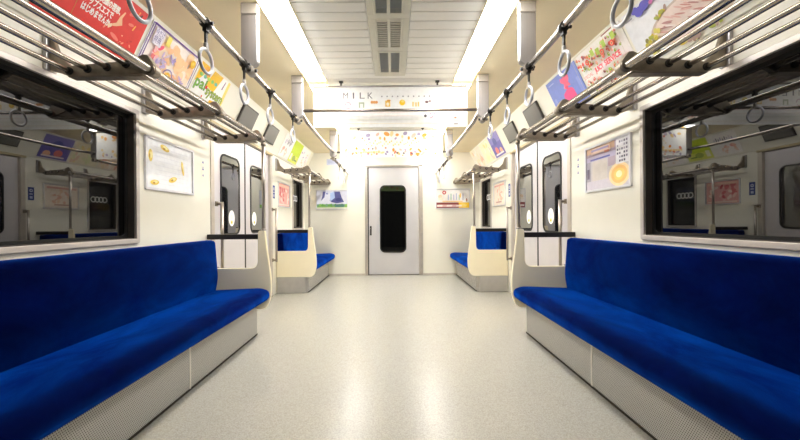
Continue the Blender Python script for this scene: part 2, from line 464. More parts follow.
# ceiling lights
for s, side in ((-1, 'left'), (1, 'right')):
    for k, (y0, y1) in enumerate(((1.30, 2.72), (2.98, 4.30), (4.52, 5.84))):
        t = thing('ceiling_light', 'white fluorescent ceiling strip light, %s row, %s' % (side, ('nearest the camera', 'middle one above the doorway', 'farthest by the end wall')[k]), 'ceiling light', (s * 0.5965, (y0 + y1) / 2, ZC), 'ceiling strip lights')
        b = NB(); xa, xb = LX0 + 0.006, LX1 - 0.006
        prism(b, [(s * (xa + (xb - xa) * q / 8), ZC + 0.004 - 0.034 * math.sin(PI * q / 8) ** 0.7) for q in range(9)] + [(s * xb, ZC + 0.02), (s * xa, ZC + 0.02)], y0, y1)
        obj('diffuser', b, M_LIGHT, t)
        for (e0, e1) in ((y0 - 0.022, y0 - 0.001), (y1 + 0.001, y1 + 0.022)):
            b = NB(); box(b, s * xa, s * xb, e0, e1, ZC - 0.004, ZC + 0.03); obj('end_cap', b, M_LAMPH, t, bevel=0.004)
        b = NB(); box(b, s * (xa + 0.04), s * (xb - 0.04), y1 + 0.06, y1 + 0.10, ZC + 0.0, ZC + 0.06) if y1 < 5 else box(b, s * (xa + 0.04), s * (xb - 0.04), y0 - 0.1, y0 - 0.07, ZC + 0.0, ZC + 0.06)
        obj('lamp_socket', b, M_BULB, t, bevel=0.008)

# ------------------------------------------------------------------ windows
def side_window(num, s, win, label, sticker):
    y0, y1, z0, z1 = win
    t = bpy.data.objects.new('window_%d' % num, None); COL.objects.link(t); t.location = (s * XW, (y0 + y1) / 2, z0)
    tag(t, label, 'window', kind='structure')
    b = NB(); w = 0.026
    loop_frame_x(b, rrect(y0 - w, y1 + w, z0 - w, z1 + w, 0.012, 3), rrect(y0 + 0.001, y1 - 0.001, z0 + 0.001, z1 - 0.001, 0.003, 3), s * (XW - 0.012), s * (XW - 0.0005))
    obj('window_frame', b, M_WFRAME, t, bevel=0.003)
    b = NB(); d0, d1 = XW + 0.001, XW + 0.055; w = 0.004
    loop_frame_x(b, rrect(y0 + 0.0005, y1 - 0.0005, z0 + 0.0005, z1 - 0.0005, 0.002, 2), rrect(y0 + w, y1 - w, z0 + w, z1 - w, 0.001, 2), s * d0, s * d1)
    obj('window_reveal', b, M_REVEAL, t)
    b = NB(); w = 0.022
    loop_frame_x(b, rrect(y0 + 0.004, y1 - 0.004, z0 + 0.004, z1 - 0.004, 0.002, 3), rrect(y0 + w, y1 - w, z0 + 0.02, z1 - w, 0.02, 3), s * (XW + 0.036), s * (XW + 0.058))
    obj('rubber_seal', b, M_BLACK, t)
    b = NB(); box(b, s * (XW + 0.044), s * (XW + 0.052), y0 + 0.01, y1 - 0.01, z0 + 0.01, z1 - 0.01)
    g = obj('window_pane', b, M_GLASS, t)
    if sticker:                                                     # white sticker of four linked rings
        yc, zc = (y0 + y1) / 2 - 0.02, 1.205
        sh = Sheet(0.34, 0.095, (14, 14, 15), 0.0005)
        for k in range(4):
            sh.ring(0.065 + 0.07 * k, 0.0475, 0.050, 0.045, 0.015, (250, 251, 254))
        u = (0, 1, 0) if s < 0 else (0, -1, 0)
        o = sh.build('ring_sticker', (s * (XW + 0.0428), yc - 0.17 if s < 0 else yc + 0.17, zc), u, (0, 0, 1), t)
        o['label'] = 'white sticker of four linked rings'
side_window(1, -1, WIN, 'wide dark window above the left blue bench, mirroring the carriage', False)
side_window(2, 1, WIN, 'wide dark window above the right blue bench, mirroring the carriage', False)
side_window(3, -1, EWIN, 'narrow dark window by the end wall, left side', True)
side_window(4, 1, EWIN, 'narrow dark window by the end wall, right side', True)

# ------------------------------------------------------------------ sliding side doors
def side_door(num, s, side):
    y0, y1 = DOOR
    t = bpy.data.objects.new('door_%d' % num, None); COL.objects.link(t); t.location = (s * XW, (y0 + y1) / 2, 0)
    tag(t, 'silver double sliding door in the %s wall' % side, 'door', kind='structure')
    b = NB()
    for (a, c) in ((y0 - 0.045, y0 + 0.01), (y1 - 0.01, y1 + 0.045)): box(b, s * (XW - 0.008), s * (XW + 0.06), a, c, 0.001, ZCOVE - 0.03)
    obj('door_jamb', b, M_JAMB, t, bevel=0.004)
    b = NB(); box(b, s * (XW + 0.0), s * (XW + 0.12), y0 + 0.01, y1 - 0.01, ZCOVE - 0.03, ZCOVE - 0.001); obj('door_head', b, M_JAMB, t)
    b = NB(); box(b, s * (XW - 0.02), s * (XW + 0.1), y0, y1, 0.0005, 0.006); obj('door_sill', b, M_STEEL, t)
    ym = (y0 + y1) / 2
    for k, (a, c, w0, w1) in enumerate(((y0 + 0.012, ym - 0.015, 3.08, 3.43), (ym + 0.015, y1 - 0.012, 3.72, 4.07))):
        b = NB(); box(b, s * (XW + 0.022), s * (XW + 0.06), a, c, 0.008, ZCOVE - 0.032)
        lf = obj('door_leaf', b, M_DOOR, t, bevel=0.004)
        z0, z1 = 0.79, 1.475
        b = NB(); loop_frame_x(b, rrect(w0 - 0.016, w1 + 0.016, z0 - 0.016, z1 + 0.016, 0.075, 8), rrect(w0, w1, z0, z1, 0.06, 8), s * (XW + 0.015), s * (XW + 0.0225))
        obj('window_seal', b, M_BLACK, lf)
        b = NB(); prism_x(b, rrect(w0 - 0.004, w1 + 0.004, z0 - 0.004, z1 + 0.004, 0.062, 8), s * (XW + 0.0185), s * (XW + 0.0222))
        obj('window_pane', b, M_DGLASS, lf)
        sh = Sheet(0.002, 0.002, (252, 252, 250), 0.0002)
        yc = 3.27 if k == 0 else 3.80; zc = 0.925
        sh.ell(0, 0, 0.062, 0.074, (226, 226, 224), 28); sh.ell(0, 0, 0.059, 0.071, (252, 252, 250), 28); sh.ell(0, -0.038, 0.019, 0.017, (238, 208, 60)); sh.ell(0, 0.01, 0.028, 0.022, (236, 236, 232)); sh.rect(-0.012, -0.044, 0.012, -0.039, (90, 80, 40))
        o = sh.build('oval_sticker', (s * (XW + 0.0175), yc, zc), (0, -s, 0), (0, 0, 1), lf)
        o['label'] = 'white oval sticker with a yellow spot'
    b = NB(); box(b, s * (XW + 0.0225), s * (XW + 0.05), ym - 0.0145, ym + 0.0145, 0.008, ZCOVE - 0.032); obj('centre_rubber', b, M_BLACK, t)
side_door(2, -1, 'left'); side_door(3, 1, 'right')

# ------------------------------------------------------------------ end door
t = bpy.data.objects.new('door_1', None); COL.objects.link(t); t.location = (0.019, YE, 0)
tag(t, 'grey end door with a tall dark rounded window', 'door', kind='structure')
b = NB()
box(b, EDX[0] - 0.045, EDX[0] - 0.001, YE - 0.02, YE + 0.03, 0.001, EDX[2] + 0.03); box(b, EDX[1] + 0.001, EDX[1] + 0.065, YE - 0.02, YE + 0.03, 0.001, EDX[2] + 0.03)
box(b, EDX[0] - 0.045, EDX[1] + 0.065, YE - 0.02, YE + 0.03, EDX[2] + 0.001, EDX[2] + 0.03)
obj('door_frame', b, M_ENDFRAME, t, bevel=0.004)
b = NB(); box(b, EDX[0] + 0.016, EDX[1] - 0.002, YE + 0.012, YE + 0.06, 0.012, EDX[2] - 0.003); leaf = obj('door_leaf', b, M_ENDDOOR, t, bevel=0.003)
b = NB(); box(b, EDX[0] + 0.0, EDX[0] + 0.0155, YE + 0.015, YE + 0.06, 0.012, EDX[2] - 0.003); obj('door_gap_rubber', b, M_BLACK, t)
b = NB(); box(b, EDX[0], EDX[1], YE - 0.01, YE + 0.09, 0.0005, 0.011); obj('door_sill', b, M_STEEL, t)
WX0, WX1, WZ0, WZ1 = -0.205, 0.232, 0.372, 1.492
def loop_frame_y(bm, outer, inner, y0, y1):
    n = len(outer); V = [[bm.verts.new((x, y, z)) for x, z in o] for y in (y0, y1) for o in (outer, inner)]
    for A, B in ((V[0], V[1]), (V[2], V[3]), (V[0], V[2]), (V[1], V[3])):
        for k in range(n): bm.faces.new((A[k], A[(k + 1) % n], B[(k + 1) % n], B[k]))
b = NB(); loop_frame_y(b, rrect(WX0, WX1, WZ0, WZ1, 0.085, 8), rrect(WX0 + 0.02, WX1 - 0.02, WZ0 + 0.02, WZ1 - 0.02, 0.07, 8), YE + 0.004, YE + 0.0125)
obj('window_seal', b, M_BLACK, leaf)
b = NB(); prism(b, rrect(WX0 + 0.015, WX1 - 0.015, WZ0 + 0.015, WZ1 - 0.015, 0.07, 8), YE + 0.009, YE + 0.0122); obj('window_pane', b, M_EGLASS, leaf)
b = NB(); box(b, -0.372, -0.342, YE + 0.006, YE + 0.0125, 0.66, 0.815); hp = obj('handle_plate', b, M_DARK, leaf, bevel=0.004)
b = NB(); box(b, -0.362, -0.350, YE - 0.004, YE + 0.006, 0.69, 0.78); obj('handle', b, M_STEEL, hp, bevel=0.003)

# ------------------------------------------------------------------ benches
def bench(s, y0, y1, label, seams):
    t = thing('bench_seat', label, 'bench', (s * 1.2, (y0 + y1) / 2, 0), 'blue velvet benches')
    P = chamfer_poly([(1.425, 0.248), (1.425, 0.356), (1.02, 0.372), (0.957, 0.352), (0.948, 0.30), (0.99, 0.262), (1.07, 0.252)], [0, 0, 0.10, 0.045, 0.05, 0.04, 0.03], 6)
    def cush(name, P, m, par, bev):
        bm = NB(); n = max(2, int((y1 - y0) / 0.12))
        rows = [[bm.verts.new((s * x, y0 + (y1 - y0) * k / n, z)) for x, z in P] for k in range(n + 1)]
        for A, B in zip(rows, rows[1:]):
            for q in range(len(P)):
                f = bm.faces.new((A[q], A[(q + 1) % len(P)], B[(q + 1) % len(P)], B[q])); f.smooth = True
        bm.faces.new(rows[0]); bm.faces.new(rows[-1][::-1])
        return obj(name, bm, m, par, bevel=bev, bseg=4)
    cush('seat_cushion', P, M_VELVET, t, 0.016)
    Q = chamfer_poly([(1.444, 0.31), (1.380, 0.31), (1.352, 0.45), (1.374, 0.735), (1.40, 0.748), (1.444, 0.748)], [0, 0.03, 0.06, 0.03, 0.02, 0.0], 6)
    cush('backrest', Q, M_VELVET, t, 0.014)
    b = NB(); box(b, s * 1.062, s * 1.443, y0, y1, 0.004, 0.246); cs = obj('heater_casing', b, M_HEATEND, t, bevel=0.003)
    edges = [y0] + seams + [y1]
    for a, c in zip(edges, edges[1:]):
        b = NB(); box(b, s * 1.0535, s * 1.0618, a + 0.008, c - 0.008, 0.016, 0.240); obj('heater_grille', b, M_PERF, cs)
    for q in seams:
        b = NB(); box(b, s * 1.052, s * 1.0618, q - 0.007, q + 0.007, 0.012, 0.243); obj('seam_strip', b, M_SEAM, cs)
    b = NB(); box(b, s * 1.052, s * 1.0618, y0, y1, 0.004, 0.0145); obj('toe_strip', b, M_DARKGAP, cs)
    return t
bench(-1, -0.45, PART1 - 0.003, 'long blue velvet bench under the wide left window', [0.205, 1.035, 1.865])
bench(1, -0.45, PART1 - 0.003, 'long blue velvet bench under the wide right window', [0.205, 1.035, 1.865])
bench(-1, PART2 + 0.034, YE - 0.003, 'short blue velvet bench by the end wall, left of the end door', [])
bench(1, PART2 + 0.034, YE - 0.003, 'short blue velvet bench by the end wall, right of the end door', [])

# ------------------------------------------------------------------ seat partitions
def partition(s, y0, label):
    t = thing('seat_partition', label, 'partition', (s * 1.2, y0 + 0.015, 0.2), 'cream seat end partitions')
    outer = [(1.444, 0.20), (0.985, 0.20), (0.944, 0.30), (0.944, 0.44), (0.974, 0.66), (0.992, 0.82), (1.046, 0.82), (1.050, 0.525), (1.444, 0.525)]
    P = chamfer_poly(outer, [0, 0.07, 0.10, 0.08, 0.06, 0.012, 0.02, 0.055, 0], 6)
    b = NB(); prism(b, [(s * x, z) for x, z in P], y0, y0 + 0.03); obj('panel', b, M_PART, t, bevel=0.006, bseg=3)
    b = NB(); box(b, s * 1.0475, s * 1.446, y0 - 0.004, y0 + 0.034, 0.752, 0.792); obj('arm_pad', b, M_BAR, t, bevel=0.006, bseg=3)['label'] = 'black bar across the top'
    b = NB(); box(b, s * 1.09, s * 1.443, y0 + 0.001, y0 + 0.029, 0.004, 0.199); obj('foot_panel', b, M_HEATEND, t, bevel=0.003)
for s, side in ((-1, 'left'), (1, 'right')):
    partition(s, PART1, 'cream end panel at the far end of the long %s bench' % side)
    partition(s, PART2, 'cream end panel at the doorway end of the short %s bench' % side)

# ------------------------------------------------------------------ luggage racks and their poles
RX, RZ = 1.004, 1.53
TUBES = ((1.108, 1.555), (1.188, 1.543), (1.270, 1.536), (1.348, 1.528))
def rack(s, y0, y1, br, label, RX=RX):
    t = thing('luggage_rack', label, 'luggage rack', (s * 1.25, (y0 + y1) / 2, 1.48), 'tubular steel luggage racks')
    b = NB(); tube(b, [(s * RX, y0, RZ), (s * RX, y1, RZ)], 0.0175, 18); obj('front_rail', b, M_STEEL, t)
    for (x, z) in TUBES:
        b = NB(); tube(b, [(s * x, y0, z), (s * x, y1, z)], 0.0105, 12); obj('rack_tube', b, M_STEEL, t)
    for y in br:
        arm = [(1.438, 1.675), (1.438, 1.535), (1.395, 1.525), (1.345, 1.505), (1.10, 1.513), (1.02, 1.518), (1.02, 1.548), (1.10, 1.572), (1.345, 1.552), (1.395, 1.60), (1.420, 1.675)]
        b = NB(); prism(b, [(s * x, z) for x, z in arm], y - 0.010, y + 0.010)
        box(b, s * 1.03, s * 1.345, y - 0.022, y + 0.022, 1.499, 1.508)
        k = obj('bracket', b, M_BRACKET, t, bevel=0.002, bseg=1)
        b = NB(); sleeve(b, (s * RX, y - 0.024, RZ), (s * RX, y + 0.024, RZ), 0.0175, 0.0235, 20)
        lug = [(RX + 0.0265 * math.cos(a), RZ + 0.0265 * math.sin(a)) for a in (PI * (0.86 + 0.95 * q / 10) for q in range(11))] + [(RX + 0.085, 1.545), (RX + 0.075, 1.572), (RX + 0.030, 1.594), (RX + 0.012, 1.592)]
        prism(b, [(s * x, z) for x, z in lug], y - 0.016, y + 0.016)
        obj('clamp', b, M_BRACKET, k)
        b = NB(); box(b, s * 1.432, s * (XW - 0.0005), y - 0.024, y + 0.024, 1.53, 1.685); w = obj('wall_plate', b, M_POST, k, bevel=0.003)
        for (x, z) in TUBES:
            b = NB(); sleeve(b, (s * x, y - 0.016, z), (s * x, y + 0.016, z), 0.0105, 0.0165, 12); obj('grommet', b, M_DARK, k)
    return t
for s, side in ((-1, 'left'), (1, 'right')):
    rack(s, -0.35, PART1 + 0.012, (0.27, 0.90, 1.515, 2.10, 2.745), 'long steel tube luggage rack over the wide %s window' % side)
    rack(s, PART2, YE - 0.004, (PART2 + 0.03, 5.14, 5.84), 'short steel tube luggage rack by the end wall, %s side' % side, 1.03)
    for y, lb in ((PART1 + 0.015, 'between the long %s bench end panel and the rack' % side), (PART2 + 0.015, 'on the short %s bench end panel by the end wall' % side)):
        t = thing('grab_pole', 'upright steel grab pole ' + lb, 'grab pole', (s * (RX if y < 3 else 1.03), y, 0.82), 'upright grab poles')
        px = RX if y < 3 else 1.03
        b = NB(); tube(b, [(s * px, y, 0.8205), (s * px, y, 1.511)], 0.0135, 16); obj('pole', b, M_POLE, t)
        b = NB(); tube(b, [(s * px, y, 0.8207), (s * px, y, 0.832)], 0.019, 18); obj('foot_collar', b, M_POLE, t)
        b = NB(); tube(b, [(s * px, y, 1.488), (s * px, y, 1.5115)], 0.018, 18); obj('head_collar', b, M_BRACKET, t)

# ------------------------------------------------------------------ door-side grab handles
for s, side in ((-1, 'left'), (1, 'right')):
    for y, zb, lb in ((2.93, 0.50, 'near'), (4.285, 0.43, 'far')):
        t = thing('door_grab_rail', 'upright steel door pull rail at the %s jamb of the %s door' % (lb, side), 'grab rail', (s * XW, y, zb), 'door grab rails')
        b = NB(); tube(b, [(s * 1.392, y, zb - 0.02), (s * 1.392, y, 1.055)], 0.0125, 14); obj('bar', b, M_POLE, t)
        for z in (1.04, zb):
            b = NB(); tube(b, [(s * 1.392, y, z), (s * 1.4385, y, z)], 0.011, 12); box(b, s * 1.432, s * 1.4405, y - 0.018, y + 0.018, z - 0.02, z + 0.02)
            obj('bracket', b, M_BRACKET, t)

# ------------------------------------------------------------------ overhead rails, posts and cross bars
HX, HZ, HR = 0.727, 1.68, 0.0155
for s, side in ((-1, 'left'), (1, 'right')):
    for pts, lb in (([(s * HX, YB + 0.1, HZ), (s * HX, 2.822, HZ)], 'above the long bench'),
                    ([(s * (HX - 0.01), 2.809, 1.765), (s * (HX - 0.012), 2.9, 1.756), (s * HX, 3.1, 1.75), (s * HX, 3.62, 1.745), (s * HX, 4.15, 1.75), (s * HX, 4.441, 1.765)], 'crossing the doorway between two posts'),
                    ([(s * HX, 4.428, HZ), (s * HX, YE - 0.004, HZ)], 'above the short bench by the end wall')):
        b = NB(); tube(b, pts, HR, 18)
        tag(obj('overhead_rail', b, M_STEEL), 'steel overhead rail on the %s side, %s' % (side, lb), 'handrail', 'overhead strap rails')
PY = (0.95, 1.87, 2.79, 4.46)
first = None
for s, side in ((-1, 'left'), (1, 'right')):
    for y, lb in zip(PY[1:], ('nearest the camera', 'level with the near banner', 'farthest, by the doorway edge')):
        if first is None:
            t = thing('ceiling_post', '', 'post', (s * HX, y, HZ), 'brushed metal ceiling posts'); first = t
            b = NB(); x = s * HX
            pr = chamfer_poly([(x - 0.043, 1.955), (x - 0.043, 1.70), (x - 0.030, 1.664), (x + 0.030, 1.664), (x + 0.043, 1.70), (x + 0.043, 1.955)], [0, 0.03, 0.03, 0.03, 0.03, 0], 4)
            # the lower tongue is split round the rail: one plate either side of it along the carriage would hide it, so the post stops above
            pr = chamfer_poly([(x - 0.043, 1.968), (x - 0.043, 1.715), (x - 0.022, HZ + 0.0185), (x + 0.022, HZ + 0.0185), (x + 0.043, 1.715), (x + 0.043, 1.968)], [0, 0.02, 0.01, 0.01, 0.02, 0], 4)
            prism(b, pr, y - 0.018, y + 0.018); obj('post_body', b, M_POST, t, bevel=0.004)
            b = NB(); box(b, x - 0.0435, x + 0.0435, y - 0.0185, y + 0.0185, 1.971, 2.029); obj('ceiling_cap', b, M_POSTCAP, t, bevel=0.003)
            b = NB(); sleeve(b, (x, y - 0.03, HZ), (x, y + 0.03, HZ), HR + 0.0008, HR + 0.0085, 20); c = obj('rail_clamp', b, M_POSTCAP, t)
            for q in (-1, 1):
                b = NB(); tube(b, [(x + q * (HR + 0.008), y, HZ), (x + q * (HR + 0.02), y, HZ)], 0.009, 10); obj('bolt', b, M_DARK, c)
        else:
            t = copy_tree(first); t.location = (s * HX, y, HZ)
        t['label'] = 'brushed metal ceiling post holding the %s overhead rail, %s' % (side, lb)
for y, lb in ((2.79, 'in front of the near hanging banner'), (4.46, 'behind the far hanging banner')):
    b = NB(); tube(b, [(-HX + 0.0445, y, 1.757), (HX - 0.0445, y, 1.757)], 0.0115, 14)
    tag(obj('cross_rail', b, M_STEEL), 'thin steel cross bar ' + lb, 'cross bar', 'overhead cross bars')

# ------------------------------------------------------------------ ring straps
def strap_proto():
    t = thing('hanging_strap', '', 'hanging strap', (0, 0, HZ), 'ring straps on the overhead rails')
    b = NB(); sleeve(b, (0, -0.013, HZ), (0, 0.013, HZ), HR + 0.0006, HR + 0.0055, 18); box(b, -0.008, 0.008, -0.012, 0.012, HZ - 0.034, HZ - HR - 0.004)
    c = obj('clamp', b, M_DARK, t)
    b = NB(); tube(b, [(0.021, 0, HZ), (0.031, 0, HZ)], 0.007, 10); obj('bolt', b, M_DARK, c)
    b = NB(); prism_x(b, [(-0.008, HZ - 0.034), (0.008, HZ - 0.034), (0.007, HZ - 0.075), (0.0075, HZ - 0.078), (-0.0075, HZ - 0.078), (-0.007, HZ - 0.075)], -0.004, 0.004); obj('belt', b, M_DARK, t, bevel=0.001)
    b = NB(); prism_x(b, [(-0.008, HZ - 0.0785), (0.008, HZ - 0.0785), (0.011, HZ - 0.108), (-0.011, HZ - 0.108)], -0.0065, 0.0065); obj('ring_holder', b, M_BELT, t, bevel=0.002)
    b = NB(); torus(b, (0, 0, HZ - 0.151), 0.046, 0.0064); obj('ring', b, M_RING, t)
    return t
proto = strap_proto()
ORD = ('nearest the camera', 'second from the camera', 'third from the camera', 'fourth from the camera', 'fifth, beside the doorway post', 'next to last before the end wall', 'last before the end wall')
used = False
for s, side, ys in ((-1, 'left', (1.052, 1.424, 1.79, 2.166, 2.655, 4.95, 5.42)), (1, 'right', (1.097, 1.467, 1.848, 2.20, 2.58, 4.95, 5.42))):
    for y, lb in zip(ys, ORD):
        o = proto if not used else copy_tree(proto)
        used = True
        o.location = (s * HX, y, HZ)
        o['label'] = 'grey ring strap on the %s overhead rail, %s' % (side, lb)
        o.rotation_euler = (0, 0, random.uniform(-0.12, 0.12) * 0.3)

# ------------------------------------------------------------------ cove posters
CV = Vector((XCOVE - (XW - 0.012), ZC - ZCOVE)).normalized()
def on_cove(sheet, name, s, ya, label, group, off=0.0, lift=0.004):
    """ya: the edge of the sheet nearer the camera."""
    v = Vector((-s * abs(CV.x), 0, CV.y)); u = Vector((0, -s, 0)); n = u.cross(v)
    base = Vector((s * (XW - 0.012), 0, ZCOVE)) + v * (0.022 + off) + n * lift
    base.y = ya if s < 0 else ya + sheet.w
    o = sheet.build(name, base, u, v); tag(o, label, 'poster', group); return o
PH = 0.305
G_ = 'advertising posters on the slanted cove'
# left: dark green poster, mostly out of frame
p = Sheet(0.44, PH, (22, 60, 48)); p.rect(0.05, 0.05, 0.39, 0.26, (30, 80, 62)); p.ell(0.32, 0.12, 0.06, 0.05, (60, 120, 90))
on_cove(p, 'advertising_poster', -1, 0.93, 'dark green advertising poster nearest the camera on the left cove', G_)
# left: red poster
p = Sheet(0.535, PH, (226, 62, 56)); R_ = (226, 62, 56)
p.rect(0.0, 0.0, 0.535, 0.012, (240, 150, 140)); p.rect(0.155, 0.02, 0.157, 0.295, (196, 150, 70))
p.poly([(0.06, 0.30), (0.085, 0.30), (0.115, 0.215), (0.135, 0.20), (0.125, 0.185), (0.10, 0.195), (0.085, 0.245), (0.05, 0.205), (0.03, 0.20), (0.03, 0.215), (0.05, 0.225)], (84, 104, 124))
p.poly([(0.10, 0.235), (0.13, 0.255), (0.14, 0.29), (0.12, 0.29), (0.105, 0.265)], (84, 104, 124))
for i, tx in enumerate(('もっと笑顔の理想、', 'チップスエスで', 'はじめませんか')):
    p.text(tx, 0.180, 0.207 - 0.040 * i, 0.027, (250, 246, 240), width=(0.185, 0.155, 0.155)[i], grow=0.0012)
random.seed(3)
p.poly([(0.37, 0.20), (0.385, 0.235), (0.392, 0.235), (0.385, 0.20), (0.40, 0.17), (0.372, 0.15), (0.34, 0.135), (0.34, 0.145), (0.365, 0.165)], (246, 190, 150))
p.poly([(0.325, 0.135), (0.345, 0.15), (0.35, 0.135), (0.335, 0.12)], (250, 220, 190))
p.ell(0.43, 0.25, 0.022, 0.010, (238, 120, 110), rot=0.5); p.ell(0.385, 0.10, 0.03, 0.010, (240, 130, 118), rot=-0.3); p.ell(0.445, 0.20, 0.018, 0.008, (238, 128, 112), rot=0.2)
p.poly([(0.46, 0.18), (0.468, 0.21), (0.474, 0.21), (0.468, 0.18)], (250, 190, 90)); p.poly([(0.465, 0.25), (0.48, 0.28), (0.487, 0.275), (0.474, 0.248)], (70, 50, 46)); p.poly([(0.455, 0.262), (0.462, 0.285), (0.469, 0.285), (0.463, 0.26)], (250, 170, 80))
for k in range(16): p.ell(random.uniform(0.30, 0.51), random.uniform(0.03, 0.13), random.uniform(0.004, 0.010), 0.004, random.choice(((242, 130, 116), (248, 170, 140), (206, 50, 50))), 8, random.uniform(0, 3))
on_cove(p, 'advertising_poster', -1, 1.405, 'red advertising poster with white Japanese lettering on the left cove', G_)
# left: violet-framed orange picture poster
random.seed(11)
p = Sheet(0.47, PH, (250, 248, 250)); p.border(0.006, 0.006, (112, 70, 160)); p.rect(0.02, 0.02, 0.455, 0.285, (252, 240, 234))
for k in range(46):
    u, v = random.uniform(0.10, 0.43), random.uniform(0.05, 0.26); p.ell(u, v, random.uniform(0.02, 0.05), random.uniform(0.015, 0.035), random.choice(((253, 214, 170), (253, 204, 156), (254, 226, 200), (252, 196, 150), (254, 236, 220))), 14, random.uniform(0, 3))
for k in range(16): p.ell(random.uniform(0.03, 0.13), random.uniform(0.04, 0.2), random.uniform(0.012, 0.026), 0.012, random.choice(((244, 130, 130), (250, 190, 190), (238, 96, 120), (252, 220, 226))), 10, random.uniform(0, 3))
for (u, v) in ((0.16, 0.16), (0.20, 0.13), (0.13, 0.11), (0.23, 0.17), (0.18, 0.095), (0.31, 0.06), (0.36, 0.10)):
    for q in range(4): p.ell(u + random.uniform(-.03, .03), v + random.uniform(-.02, .02), 0.022, 0.007, random.choice(((196, 176, 216), (172, 156, 208), (220, 204, 226), (240, 186, 196))), 9, random.uniform(0, 3))
p.ring(0.245, 0.075, 0.045, 0.042, 0.008, (134, 126, 182)); p.ell(0.245, 0.072, 0.026, 0.026, (252, 206, 70)); p.ell(0.245, 0.07, 0.013, 0.013, (250, 240, 226))
p.ell(0.415, 0.235, 0.026, 0.028, (246, 196, 30)); p.ell(0.415, 0.24, 0.012, 0.010, (252, 220, 90))
p.rect(0.03, 0.19, 0.105, 0.285, (236, 230, 244))
p.text('今だけ', 0.035, 0.245, 0.03, (92, 82, 150), width=0.065); p.text('特典', 0.037, 0.205, 0.03, (92, 82, 150), width=0.055)
p.rect(0.13, 0.225, 0.165, 0.285, (238, 226, 110))
p.border(0.006, 0.006, (112, 70, 160))
on_cove(p, 'advertising_poster', -1, 1.965, 'white advertising poster with violet border and orange picture on the left cove', G_)
# left: yellow and white poster with green lettering
p = Sheet(0.42, PH, (251, 250, 246)); Y_ = (248, 196, 26)
p.poly([(0, 0.305), (0.12, 0.305), (0.05, 0.20), (0.0, 0.16)], Y_); p.poly([(0.17, 0.305), (0.30, 0.305), (0.25, 0.16), (0.13, 0.18)], Y_); p.poly([(0.22, 0.0), (0.42, 0.0), (0.42, 0.12), (0.25, 0.10)], Y_); p.rect(0.385, 0.0, 0.42, 0.305, (250, 222, 120))
p.ell(0.10, 0.26, 0.05, 0.028, (244, 170, 40), rot=-0.6); p.poly([(0.33, 0.22), (0.345, 0.29), (0.355, 0.29), (0.345, 0.22)], (150, 110, 150))
p.text('pal', 0.015, 0.135, 0.072, (34, 92, 60), width=0.125, grow=0.004); p.text('system', 0.165, 0.120, 0.066, (34, 92, 60), width=0.235, grow=0.004)
p.text('pal', 0.015, 0.135, 0.072, (128, 186, 60), width=0.125, grow=0.001); p.text('system', 0.165, 0.120, 0.066, (176, 196, 60), width=0.235, grow=0.001)
p.ell(0.150, 0.165, 0.014, 0.014, (232, 60, 50)); p.ell(0.14, 0.09, 0.008, 0.01, (236, 90, 60))
for q in range(5): p.ell(0.04 + 0.05 * q, 0.225, 0.02, 0.014, ((150, 210, 110), (110, 190, 170), (180, 216, 90))[q % 3])
on_cove(p, 'advertising_poster', -1, 2.47, 'yellow and white advertising poster with green lettering on the left cove', G_)
# left far three
p = Sheet(0.40, PH, (250, 248, 246))
random.seed(5)
for k in range(10): p.ell(random.uniform(0.05, 0.25), random.uniform(0.03, 0.12), 0.03, 0.016, random.choice(((250, 190, 170), (250, 150, 140), (252, 214, 200))), 10, random.uniform(0, 3))
for k in range(9): p.rect(0.06 + 0.03 * k, 0.17 + 0.02 * (k % 3), 0.075 + 0.03 * k, 0.23 + 0.02 * (k % 2), random.choice(((170, 150, 200), (110, 106, 130), (214, 200, 226))))
on_cove(p, 'advertising_poster', -1, 4.45, 'white and salmon poster on the left cove just past the doorway', G_)
p = Sheet(0.40, PH, (204, 226, 46)); p.rect(0.0, 0.0, 0.4, 0.11, (232, 238, 110)); p.ell(0.2, 0.07, 0.07, 0.04, (170, 190, 90)); p.rect(0.03, 0.03, 0.09, 0.12, (250, 250, 230)); p.rect(0.25, 0.04, 0.36, 0.06, (120, 150, 80))
on_cove(p, 'advertising_poster', -1, 4.86, 'lime green poster on the left cove by the end wall', G_)
p = Sheet(0.46, PH, (250, 244, 246))
for k in range(12): p.ell(random.uniform(0.04, 0.42), random.uniform(0.04, 0.27), 0.03, 0.014, random.choice(((244, 190, 200), (214, 196, 226), (250, 220, 190), (190, 176, 206))), 9, random.uniform(0, 3))
on_cove(p, 'advertising_poster', -1, 5.275, 'pale pink and lilac poster on the left cove nearest the end wall', G_)
# right: large white poster with plant wreath
random.seed(21)
p = Sheet(0.62, PH, (236, 238, 242))
p.ell(0.36, 0.10, 0.24, 0.10, (214, 196, 182), 30); p.ell(0.36, 0.105, 0.215, 0.085, (240, 222, 212), 30)
for k in range(44):
    a = random.uniform(0, 2 * PI); p.ell(0.36 + 0.235 * math.cos(a), 0.10 + 0.105 * math.sin(a), 0.018, 0.009, random.choice(((196, 190, 90), (170, 176, 80), (214, 206, 130), (188, 160, 150), (220, 196, 60))), 8, random.uniform(0, 3))
for k in range(34): p.ell(random.uniform(0.20, 0.52), random.uniform(0.05, 0.16), 0.030, 0.004, random.choice(((214, 160, 150), (232, 190, 180), (200, 150, 146), (248, 236, 230))), 8, -0.5 + random.uniform(-.2, .2))
for k in range(18): p.ell(random.uniform(0.09, 0.19), random.uniform(0.03, 0.13), 0.014, 0.012, random.choice(((206, 190, 70), (226, 214, 110), (240, 236, 220), (150, 140, 80))), 9, random.uniform(0, 3))
for (u, v, r) in ((0.135, 0.262, 0.032), (0.175, 0.272, 0.032), (0.11, 0.28, 0.024), (0.205, 0.285, 0.02)): p.ell(u, v, r, r * 0.75, (92, 86, 190))
